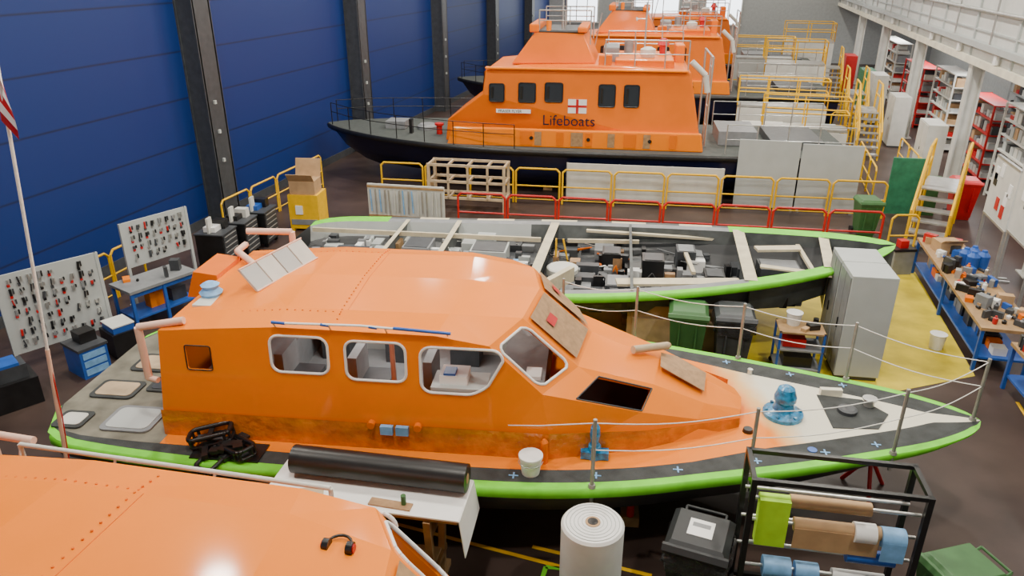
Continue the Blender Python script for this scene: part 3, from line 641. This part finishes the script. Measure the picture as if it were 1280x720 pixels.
stairs(5.9,20.3,1.3,2.0,.9,6,72);stairs(6.0,30.8,1.5,2.0,.8,7,88);stairs(6.2,35.5,1.5,2.0,.8,7,88);stairs(6.2,44.5,1.5,2.0,.9,7,88)
# ---------------------------------------------------------------- panels near the finished boat
p=MB();p.bb(-4.4,.35,-.03,.03,.1,1.25,OFFW)
for x in (-4.4,-2.8,-1.2,.3): p.bb(x-.03,x+.03,.03,.3,0,.06,MGREY);p.bb(x-.03,x+.03,.03,.08,.06,1.25,MGREY)
p.obj('white_panel_screen',(0,22.98,0),6.5)
p=MB();p.bb(0,1.75,-.03,.03,.05,2.1,LGREY);p.bb(1.8,3.5,-.03,.03,.05,2.05,LGREY)
for x in (.1,1.7,1.9,3.4): p.bb(x-.03,x+.03,-.2,.1,0,.05,MGREY);p.bb(x-.02,x+.02,.03,.06,.05,2.0,MGREY)
p.obj('grey_panel_screen',(.7,23.35,0),3)
p=MB();
for x in (0,2.3):
    for yy in (0,.7): p.bb(x-.04,x+.04,yy-.04,yy+.04,0,1.45,PLY)
for z in (.4,.9,1.4):
    for yy in (0,.7): p.bb(-.05,2.35,yy-.03,yy+.03,z,z+.07,PLY)
    for x in (0,.6,1.2,1.8,2.3): p.bb(x-.03,x+.03,0,.7,z,z+.06,PLY)
for x in (.6,1.2,1.8): p.bb(x-.03,x+.03,-.03,.03,.4,1.4,PLY)
p.obj('timber_crate_frame',(-8.2,20.5,0),5)
p=MB();p.bb(0,2.3,0,.06,.1,1.1,OFFW);p.bb(0,2.3,-.02,0,.12,.18,WOOD);p.bb(0,2.3,-.02,0,1.0,1.06,WOOD)
for k in range(16): x=.12+k*.14;p.cyl((x,-.05,.2+random.random()*.1),(x+random.uniform(-.03,.03),-.04,.95),.022,random.choice((OFFW,METAL,LBLUE,METAL)),6)
for x in (.1,2.2): p.bb(x-.03,x+.03,-.2,.4,0,.05,MGREY);p.bb(x-.03,x+.03,.06,.1,.05,1.1,MGREY)
p.obj('pipe_storage_board',(-9.6,19.2,0),4)
p=MB();p.bb(0,.9,-.04,.04,0,1.7,TEAL);p.bb(.95,1.4,-.04,.04,0,1.2,GBIN);p.bb(0,.9,.04,.5,0,.05,TEAL);p.obj('green_screen',(5.1,23.9,0),5)
p=MB();p.bb(0,.85,0,.75,.08,1.05,YELLOW);
for x in (.0,.75): p.bb(x,x+.1,0,.75,0,.08,YELLOW)
p.bb(.05,.8,-.02,0,.2,.35,MGREY);p.bb(.2,.4,-.03,0,.5,.75,PAPER);p.obj('yellow_storage_bin',(-11.3,17.7,0),10)
p=MB();
p.bb(.06,.78,.05,.62,0,.38,CARD);p.prism([(.06,.05,.38),(.78,.05,.38),(.78,-.12,.60),(.06,-.12,.60)],(0,.01,.01),CARD);p.prism([(.06,.62,.38),(.78,.62,.38),(.78,.75,.85),(.06,.75,.85)],(0,.01,.01),CARD)
p.obj('cardboard_box',(-11.3,17.7,1.052),10)
for k in range(3):
    m=MB();m.bb(-.35,.35,-.36,.36,.12,.95,BLACK);m.bb(-.37,.37,-.38,.38,.95,.98,DGREY)
    for j in range(6): m.bb(.35,.365,-.32,.32,.16+j*.13,.27+j*.13,DGREY);m.bb(.365,.38,-.28,.28,.235+j*.13,.25+j*.13,METAL)
    for x in(-.28,.28):
        for yy in (-.28,.28): m.cyl((x,yy-.02,.06),(x,yy+.02,.06),.06,BLACK,10)
    m.bb(-.2,.1,-.2,.1,.98,1.1,[WHITE,BLACK,BLUE][k]);m.bb(-.1,.2,.1,.3,.98,1.2,[BLACK,OFFW,BLACK][k]);m.bb(-.05,.0,-.3,-.1,.98,1.35,OFFW)
    m.obj('tool_chest',(-11.55,14.8+k*.9,0),8)
def toolboard(loc,rz,w,z0,z1,n):
    m=MB();m.bb(0,w,-.02,.02,z0,z1,LGREY)
    for x in (0,w): m.bb(x-.03,x+.03,-.03,.03,0,z1,LGREY);m.bb(x-.03,x+.03,-.2,.25,0,.05,LGREY)
    nx=max(1,int(w/.17));nz=max(1,int((z1-z0-.1)/.2))
    for i in range(nx):
        for j in range(nz):
            if random.random()<.12: continue
            x=.1+(w-.2)*(i+.5)/nx;z=z0+.1+(z1-z0-.15)*(j+.5)/nz;l=random.uniform(.07,.16);c=random.choice((RED,BLACK,BLACK,DGREY,METAL,METAL,MGREY))
            m.box((x,-.04,z),(random.uniform(.015,.045),.03,l),c,0,('Y',random.uniform(-12,12)));m.box((x,-.04,z-l*.55),(.045,.03,.05),random.choice((RED,BLACK,METAL,DGREY)))
            m.box((x+.05,-.04,z+.02),(.02,.03,l*.7),random.choice((BLACK,METAL,DGREY)))
    m.obj('tool_board',loc,rz)
toolboard((-11.85,12.2,0),70,1.5,.95,1.95,60)
toolboard((-12.0,9.3,0),62,1.7,.35,1.9,90)
def bench(name,loc,rz,w,d,h,top,leg,clut,n,seed,shelf=True):
    random.seed(seed);m=MB();m.bb(0,w,0,d,h-.06,h,top)
    for x in (.05,w/2,w-.05):
        for yy in (.05,d-.05): m.bb(x-.03,x+.03,yy-.03,yy+.03,0,h-.06,leg)
    if shelf: m.bb(.05,w-.05,.05,d-.05,.25,.29,leg)
    m.bb(.05,w-.05,.04,.07,h-.16,h-.06,leg)
    for k in range(n):
        x=random.uniform(.12,w-.12);yy=random.uniform(.1,d-.1);c=random.choice(clut);t=random.random();hh=random.uniform(.05,.24)
        if t<.5: m.box((x,yy,h+hh/2),(random.uniform(.06,.28),random.uniform(.06,.22),hh),c,random.uniform(0,90))
        elif t<.8: m.lathe((x,yy,h),[(.04,0),(.045,hh*.7),(.02,hh*.85),(.02,hh)],c,10)
        else: m.cyl((x,yy,h+.03),(x+random.uniform(-.15,.15),yy+random.uniform(-.15,.15),h+.03),.03,c,8)
    if shelf:
        for k in range(n//2):
            x=random.uniform(.2,w-.2);hh=random.uniform(.1,.35);m.box((x,d/2,.29+hh/2),(random.uniform(.1,.35),random.uniform(.2,.45),hh),random.choice(clut))
    m.obj(name,loc,rz)
CL=[OFFW,BLACK,BLUE,DGREY,CARD,METAL,PAPER,ORANGE2,MGREY,RED,BLACK,DGREY,DGREY,MGREY]
bench('workbench',(-11.0,11.2,0),70,1.5,.8,.9,MGREY,BLUE,[ORANGE,BLACK,DGREY],4,3)
p=MB();p.bb(-.3,.3,-.25,.25,0,.55,BLUE);p.bb(-.32,.32,-.27,.27,.55,.6,DGREY)
for j in range(3): p.bb(.3,.31,-.2,.2,.06+j*.16,.18+j*.16,LBLUE)
p.bb(-.2,.1,-.1,.2,.6,.8,BLACK);p.obj('blue_drawer_cabinet',(-10.8,9.7,0),-20)
p=MB();p.bb(-.3,.3,-.25,.25,0,.5,BLACK);p.bb(-.25,.25,-.2,.2,.5,.62,BLUE);p.bb(-.26,.26,-.21,.21,.62,.64,OFFW);p.obj('tool_case_stack',(-10.75,10.5,0),-25)
p=MB();p.bb(-.5,.4,-.3,.3,0,.5,BLACK);p.bb(-.4,.3,-.2,.2,.5,.75,DGREY);p.bb(-.1,.2,-.2,.2,.75,.8,BLUE);p.obj('tool_case_stack',(-11.2,8.4,0),60)
bench('workbench',(5.95,14.0,0),91,5.0,.95,.9,WOOD,BLUE,CL,120,11)
bench('workbench',(6.6,10.6,0),95,3.0,1.0,.9,WOOD,BLUE,CL,60,12)
p=MB()
for k,(x,yy) in enumerate(((0,0),(.22,.1),(.1,.35),(-.1,.2))): p.lathe((x,yy,0),[(.12,0),(.13,.28),(.06,.36),(.05,.4)],BLUE,14)
p.obj('blue_drum_cluster',(5.6,17.1,.902))
p=MB();p.bb(0,.5,0,.4,0,.25,CARD);p.prism([(0,0,.25),(.5,0,.25),(.5,-.15,.35),(0,-.15,.35)],(0,.01,.01),CARD);p.obj('cardboard_box',(5.15,17.9,.902),15)
for k,(yy,z0,z1) in enumerate(((15.2,1.3,2.7),(17.2,1.3,2.9),(19.0,1.2,2.6))):
    m=MB();m.bb(-.03,.03,0,1.7,z0,z1,OFFW);m.bb(-.04,.04,0,1.7,z0-.05,z0,METAL);m.bb(-.04,.04,0,1.7,z1,z1+.05,METAL)
    for y2 in (.05,1.65): m.bb(-.03,.03,y2-.03,y2+.03,0,z0,METAL);m.bb(-.3,.3,y2-.03,y2+.03,0,.04,METAL)
    for j in range(7): a=random.uniform(.1,1.3);b=random.uniform(z0+.1,z1-.35);m.bb(-.045,-.03,a,a+.22,b,b+.3,random.choice((PAPER,PAPER,LBLUE,RED,BLACK)))
    m.obj('notice_board',(6.75,yy,0))
def wheelie(name,loc,rz,mt,bag=None,label=False,h=1.07,w=.58,d=.7):
    m=MB();a=w/2;b=d/2
    bot=[(-a*.75,-b*.7,.08),(a*.75,-b*.7,.08),(a*.75,b*.6,.08),(-a*.75,b*.6,.08)];top=[(-a,-b,h-.1),(a,-b,h-.1),(a,b*.85,h-.1),(-a,b*.85,h-.1)]
    m.add(bot+top,[(3,2,1,0),(0,1,5,4),(1,2,6,5),(2,3,7,6),(3,0,4,7),(4,5,6,7)],mt)
    m.bb(-a-.02,a+.02,-b-.02,b*.85+.02,h-.14,h-.09,mt)
    m.prism([(-a-.03,-b-.04,h-.09),(a+.03,-b-.04,h-.09),(a+.03,-b,h-.03),(-a-.03,-b,h-.03)],(0,.04,0),mt)
    lid=[(-a-.02,-b-.02,h-.08),(a+.02,-b-.02,h-.08),(a+.02,b,h-.08),(-a-.02,b,h-.08)];lt=[(-a+.05,-b+.08,h),(a-.05,-b+.08,h),(a-.05,b-.06,h),(-a+.05,b-.06,h)]
    m.add(lid+lt,[(0,1,5,4),(1,2,6,5),(2,3,7,6),(3,0,4,7),(4,5,6,7)],mt)
    m.tube([(-a*.7,b,h-.1),(-a*.7,b+.08,h-.06),(a*.7,b+.08,h-.06),(a*.7,b,h-.1)],.018,mt,8)
    for s in (-1,1): m.cyl((s*(a*.8),b*.6,.1),(s*(a*.8+.06),b*.6,.1),.1,BLACK,16)
    m.bb(-a*.8,a*.8,b*.55,b*.65,.07,.12,BLACK);m.bb(-a*.7,a*.7,-b*.65,-b*.4,0,.09,mt)
    for x in (-a*.45,a*.45): m.bb(x-.015,x+.015,-b-.005,-b*.7,.25,h-.2,mt)
    if bag:
        n=40;vs=[]
        for k in range(n):
            t=2*math.pi*k/n;ct,st=math.cos(t),math.sin(t);sx=(abs(ct)**.35)*(1 if ct>0 else -1);sy=(abs(st)**.35)*(1 if st>0 else -1)
            for off,z in ((.03,h-.12),(.05+.02*math.sin(5*t),h-.22),(.035+.03*math.sin(9*t+1),h-.36-.04*math.sin(3*t))):
                vs.append((sx*(a+off),sy*(b*.92+off)-.02,z))
        m.add(vs,[(3*k+j,3*((k+1)%n)+j,3*((k+1)%n)+j+1,3*k+j+1) for k in range(n) for j in (0,1)],bag,True)
    if label: m.bb(-.14,.14,-.12,.16,h,h+.006,PAPER);m.bb(-.1,.1,.03,.1,h+.006,h+.008,MGREY)
    m.obj(name,loc,rz,bevel=.012)
BAG=mat('bin_liner_film',(.03,.03,.032),.2,var=.4,bump=.8,bscale=18)
wheelie('wheelie_bin',(-.15,12.7,0),3,GBIN,h=1.28,w=.66,d=.7);wheelie('wheelie_bin',(.66,12.85,0),5,DGREY,BAG,h=1.25,w=.66)
wheelie('wheelie_bin',(.3,7.0,0),-8,mat('charcoal_bin_plastic',(.022,.024,.027),.5),BAG,label=True,w=.66,h=1.1)
wheelie('wheelie_bin',(3.1,7.35,0),-60,GBIN,h=1.0)
wheelie('red_bin',(7.15,24.0,0),0,RED,h=1.2,w=.7);wheelie('wheelie_bin',(4.2,21.6,0),10,GBIN)
p=MB();p.bb(0,2.3,-.02,.02,.05,.95,CARD);p.bb(.1,2.1,-.06,-.02,.1,.7,PLY);p.bb(0,.1,-.15,.15,0,.05,WOOD);p.bb(2.2,2.3,-.15,.15,0,.05,WOOD);p.obj('timber_sheet_stack',(-1.3,13.2,0),6)
m=MB()
for k in range(2):
    y0=k*.74;m.bb(0,.76,y0,y0+.72,.08,2.03,LGREY);m.bb(.02,.74,y0+.03,y0+.69,0,.08,DGREY);m.bb(-.015,0,y0+.03,y0+.35,.12,1.98,MGREY);m.bb(-.015,0,y0+.37,y0+.69,.12,1.98,MGREY);m.bb(-.04,-.015,y0+.32,y0+.335,.9,1.1,BLACK)
m.obj('grey_storage_cabinet',(2.52,13.0,0),6,bevel=.01)
m=MB()
for z in (.12,.5,.85): m.bb(-.4,.4,-.28,.28,z,z+.03,WOOD if z>.8 else MGREY)
for x in(-.38,.38):
    for yy in(-.26,.26): m.bb(x-.02,x+.02,yy-.02,yy+.02,.08,.88,BLUE);m.cyl((x,yy-.015,.05),(x,yy+.015,.05),.05,BLACK,10)
m.lathe((-.12,.1,.88),[(.11,0),(.14,.22),(.15,.24)],WHITE,16);m.box((.2,-.05,.93),(.2,.15,.1),BLACK,20);m.box((.05,-.15,.91),(.15,.1,.06),CARD,50);m.lathe((.28,.15,.88),[(.05,0),(.05,.12)],BLACK,10)
m.box((.0,0,.25),(.5,.4,.2),BLACK);m.box((-.1,0,.62),(.4,.35,.16),RED)
m.obj('tool_trolley',(1.85,13.2,0),5)
m=MB();m.lathe((0,0,0),[(.12,0),(.15,.3),(.16,.32)],WHITE,16);m.obj('white_tub',(4.6,14.8,0))
m=MB();m.box((0,0,.3),(.5,.4,.6),MGREY);m.box((0,0,.63),(.54,.44,.06),BLACK);m.box((.0,-.02,.75),(.2,.2,.18),RED);m.obj('shop_vacuum',(4.6,18.9,0),20)
# ---------------------------------------------------------------- foreground items
m=MB()
m.bb(0,2.3,0,.66,1.28,1.34,WOOD);m.bb(-.02,2.32,-.03,.70,1.34,1.36,PAPER)
m.prism([(2.32,-.03,1.35),(2.32,.70,1.35),(2.38,.70,.95),(2.38,-.03,.85)],(.01,0,0),PAPER)
for x in (.15,1.95):
    m.box((x,.08,.64),(.08,.08,1.30),WOOD,0,('X',7));m.box((x,.56,.64),(.08,.08,1.30),WOOD,0,('X',-7));m.bb(x-.04,x+.04,0,.62,.35,.43,WOOD);m.bb(x-.05,x+.05,-.1,.72,0,.08,WOOD);m.bb(x-.04,x+.04,.05,.6,1.0,1.08,WOOD)
m.bb(.15,1.95,.28,.34,.36,.42,WOOD);m.bb(.15,1.95,.1,.5,.43,.46,PLY)
m.box((.7,.3,.56),(.4,.25,.2),BLACK);m.box((1.3,.3,.52),(.3,.25,.12),BLUE)
m.box((.5,.12,1.365),(.35,.2,.012),PLY,20);m.box((1.5,.1,1.37),(.5,.12,.02),BROWN,-3);m.cyl((1.65,.12,1.36),(1.65,.12,1.50),.03,GBIN,10)
m.obj('trestle_table',(-4.6,5.95,0),5)
m=MB();a=Vector((-4.47,6.46,1.535));b=Vector((-2.35,6.645,1.535));m.cyl(a,b,.17,BLACK,28)
d_=(b-a).normalized();m.cyl(a-d_*.004,b+d_*.004,.06,CARD,16);m.obj('black_rubber_roll')
m=MB();m.lathe((0,0,0),[(.34,0),(.355,.03),(.355,1.2),(.33,1.23),(.10,1.235)],WHITE,36)
for k in range(5): m.tube([((.12+k*.045)*math.cos(t*math.pi/12),(.12+k*.045)*math.sin(t*math.pi/12),1.234) for t in range(24)],.004,LGREY,5,True)
m.cyl((0,0,1.22),(0,0,1.245),.085,CARD,18);m.cyl((0,0,1.24),(0,0,1.247),.06,BLACK,18);m.obj('foam_packaging_roll',(-.88,6.65,0))
m=MB();W_=1.75
for x in (0,W_):
    for yy in (0,.55): m.bb(x-.03,x+.03,yy-.03,yy+.03,0,1.95,BLACK)
    for z in (.1,1.9): m.bb(x-.025,x+.025,0,.55,z,z+.05,BLACK)
for yy in (0,.55):
    m.bb(0,W_,yy-.025,yy+.025,1.9,1.95,BLACK);m.bb(0,W_,yy-.025,yy+.025,.1,.15,BLACK)
for z in (1.62,1.32,1.0,.68,.36): m.cyl((0,.12,z),(W_,.12,z),.02,METAL,8)
for z in (1.5,1.1,.7): m.cyl((0,.45,z),(W_,.45,z),.02,METAL,8)
def roll(x0,x1,z,r,mt,yy=.12): m.cyl((x0,yy,z),(x1,yy,z),r,mt,18)
m.bb(.1,.42,.02,.16,1.05,1.66,LIME);roll(.1,.42,1.62,.06,LIME)
roll(.42,1.25,1.62,.075,CARD);roll(.5,1.4,1.32,.075,CARD);m.bb(.5,1.38,.04,.05,1.05,1.32,CARD);roll(1.12,1.34,1.32,.11,PAPER,.1)
roll(1.40,1.64,1.3,.11,LBLUE,.1);m.bb(1.40,1.64,-.01,.0,1.05,1.3,LBLUE);roll(.25,.55,.68,.12,LBLUE);roll(.6,.85,.68,.1,LBLUE);roll(1.1,1.6,.98,.08,BLUE);roll(1.0,1.55,.68,.07,WHITE)
m.obj('fabric_roll_rack',(.78,6.95,0),5)
m=MB();m.lathe((0,0,0),[(.28,0),(.29,.85),(.26,.9)],RED,20);m.obj('red_drum',(-5.15,6.2,0))
m=MB();m.tube([(0,0,0),(0,0,1.5),(1.4,.1,1.5),(1.4,.1,0)],.03,OFFW,8);m.tube([(0,0,.8),(1.4,.1,.8)],.025,OFFW,8);m.tube([(0,-.25,0),(0,.3,0)],.025,OFFW);m.tube([(1.4,-.2,0),(1.4,.35,0)],.025,OFFW);m.obj('white_pipe_trestle',(-7.2,5.45,0),6)
m=MB();a=Vector((-7.58,6.0,0));b=Vector((-6.83,6.0,6.35));q_=a.lerp(b,.45);m.cyl(a,q_,.024,PINK,8);m.cyl(q_,b,.018,ROPE,8);m.lathe(a,[(.12,0),(.1,.05),(.03,.06)],DGREY,12)
m.tube([a.lerp(b,.08)+Vector((.03,0,0)),a.lerp(b,.3)+Vector((.05,0,0)),a.lerp(b,.45)],.008,RED,5)
fl_=[]
for k in range(9):
    s_=k/8;fl_.append(b+Vector((-.02-.12*s_,.03*math.sin(5*s_),-.03-.80*s_)))
    fl_.append(b+Vector((.10*math.sin(3*s_)-.02,-.05*math.sin(4*s_)-.04,-.22-.80*s_)))
for k in range(8): m.add([fl_[2*k],fl_[2*k+1],fl_[2*k+3],fl_[2*k+2]],[(0,1,2,3)],RED if k%2 else PAPER,False)
m.obj('flag_pole')
# ---------------------------------------------------------------- under mezzanine storage
def rack(x,y,w,h,mt,seed):
    random.seed(seed);m=MB()
    for xx in (0,.7):
        for yy in (0,w): m.bb(xx-.03,xx+.03,yy-.03,yy+.03,0,h,mt)
    n=int(h/.5)
    for k in range(n+1):
        z=.1+k*(h-.15)/n;m.bb(0,.7,0,w,z,z+.04,mt)
        if k<n:
            for j in range(int(w/.35)):
                hh=random.uniform(.1,.36);m.bb(.1,.6,j*.35+.04,j*.35+.31,z+.04,z+.04+hh,random.choice((RED,OFFW,LGREY,OFFW,CARD,DGREY,MGREY,LGREY)))
    m.obj('storage_rack',(x,y,0))
for (x,y,w,h,mt,s) in ((8.6,21,2.2,2.4,RED,1),(8.6,24.2,2.6,3.0,OFFW,2),(8.8,28.5,3,2.6,RED,3),(8.6,33,3,3,OFFW,4),(8.6,38,4,2.6,RED,5),(8.7,45,5,3,OFFW,6),(11.5,30,6,3,LGREY,7),(8.2,17.5,2.4,2.2,RED,8)):
    rack(x,y,w,h,mt,s)
for (x,y,w,h,mt) in ((7.2,28.2,1.4,1.9,OFFW),(7.05,33.4,1.4,2.0,OFFW),(7.0,38.3,1.5,2.2,OFFW),(7.0,41,2,2.0,TEAL),(7.0,48,1.5,2.0,RED)):
    m=MB();m.bb(-.3,.3,0,w,.06,h,mt);m.bb(-.28,.28,.02,w-.02,0,.06,DGREY);m.bb(-.315,-.3,.03,w/2-.01,.1,h-.04,mt);m.bb(-.315,-.3,w/2+.01,w-.03,.1,h-.04,mt);m.bb(-.33,-.315,w/2-.06,w/2-.03,h*.5,h*.55,BLACK);m.obj('steel_locker',(x,y,0))
for (x,y,c) in ((1.0,31.4,OFFW),(3.0,31.4,LGREY)):
    m=MB();m.bb(0,1.6,0,.9,.12,1.0,c);m.bb(0,1.6,0,.1,0,.12,WOOD);m.bb(0,1.6,.8,.9,0,.12,WOOD);m.bb(.1,1.5,-.01,0,.2,.9,LGREY);m.obj('packing_crate',(x,y,0),5)
# ---------------------------------------------------------------- lamps
def lamp(x,y,p):
    m=MB();m.lathe((x,y,10.5),[(.30,0),(.34,.06),(.22,.22),(.1,.35),(.04,.4)],METAL,20);m.cyl((x,y,10.88),(x,y,11.49),.015,METAL,6);m.cyl((x,y,10.485),(x,y,10.50),.28,mat('lamp_lens',(1,.97,.9),.4,emit=12),20)
    m.obj('ceiling_high_bay_lamp')
    l=bpy.data.lights.new('high_bay_light','AREA');l.shape='DISK';l.size=.6;l.energy=p;l.color=(1,.94,.83)
    o=bpy.data.objects.new('high_bay_light',l);bpy.context.collection.objects.link(o);o.location=(x,y,10.45)
for y_ in (5,11,17,23,29,35,47,59):
    for x_ in (-9.5,-3,3.8): lamp(x_,y_,430)
for y_ in (14,22,30,38,46,54):
    m=MB()
    for xx in (8.3,10.2): m.bb(xx-.12,xx+.12,y_,y_+3,4.04,4.11,mat('tube_lens',(1,1,.97),.4,emit=7));m.bb(xx-.16,xx+.16,y_-.05,y_+3.05,4.10,4.14,WHITE)
    m.obj('ceiling_strip_light')
    l=bpy.data.lights.new('strip','AREA');l.shape='RECTANGLE';l.size=.3;l.size_y=3;l.energy=160
    o=bpy.data.objects.new('strip_light_source',l);bpy.context.collection.objects.link(o);o.location=(9.25,y_+1.5,4.0)
wd=bpy.data.worlds.new('w');bpy.context.scene.world=wd;wd.use_nodes=True
wd.node_tree.nodes['Background'].inputs[0].default_value=(.85,.92,1,1);wd.node_tree.nodes['Background'].inputs[1].default_value=.5
# ---------------------------------------------------------------- camera
cd=bpy.data.cameras.new('camera');cam=bpy.data.objects.new('camera',cd);bpy.context.collection.objects.link(cam)
cd.sensor_width=36;cd.lens=36*937/1280;cam.location=(0,0,7);cam.rotation_euler=(math.radians(90-23.6),0,math.radians(15.3));cd.clip_end=300
bpy.context.scene.camera=cam
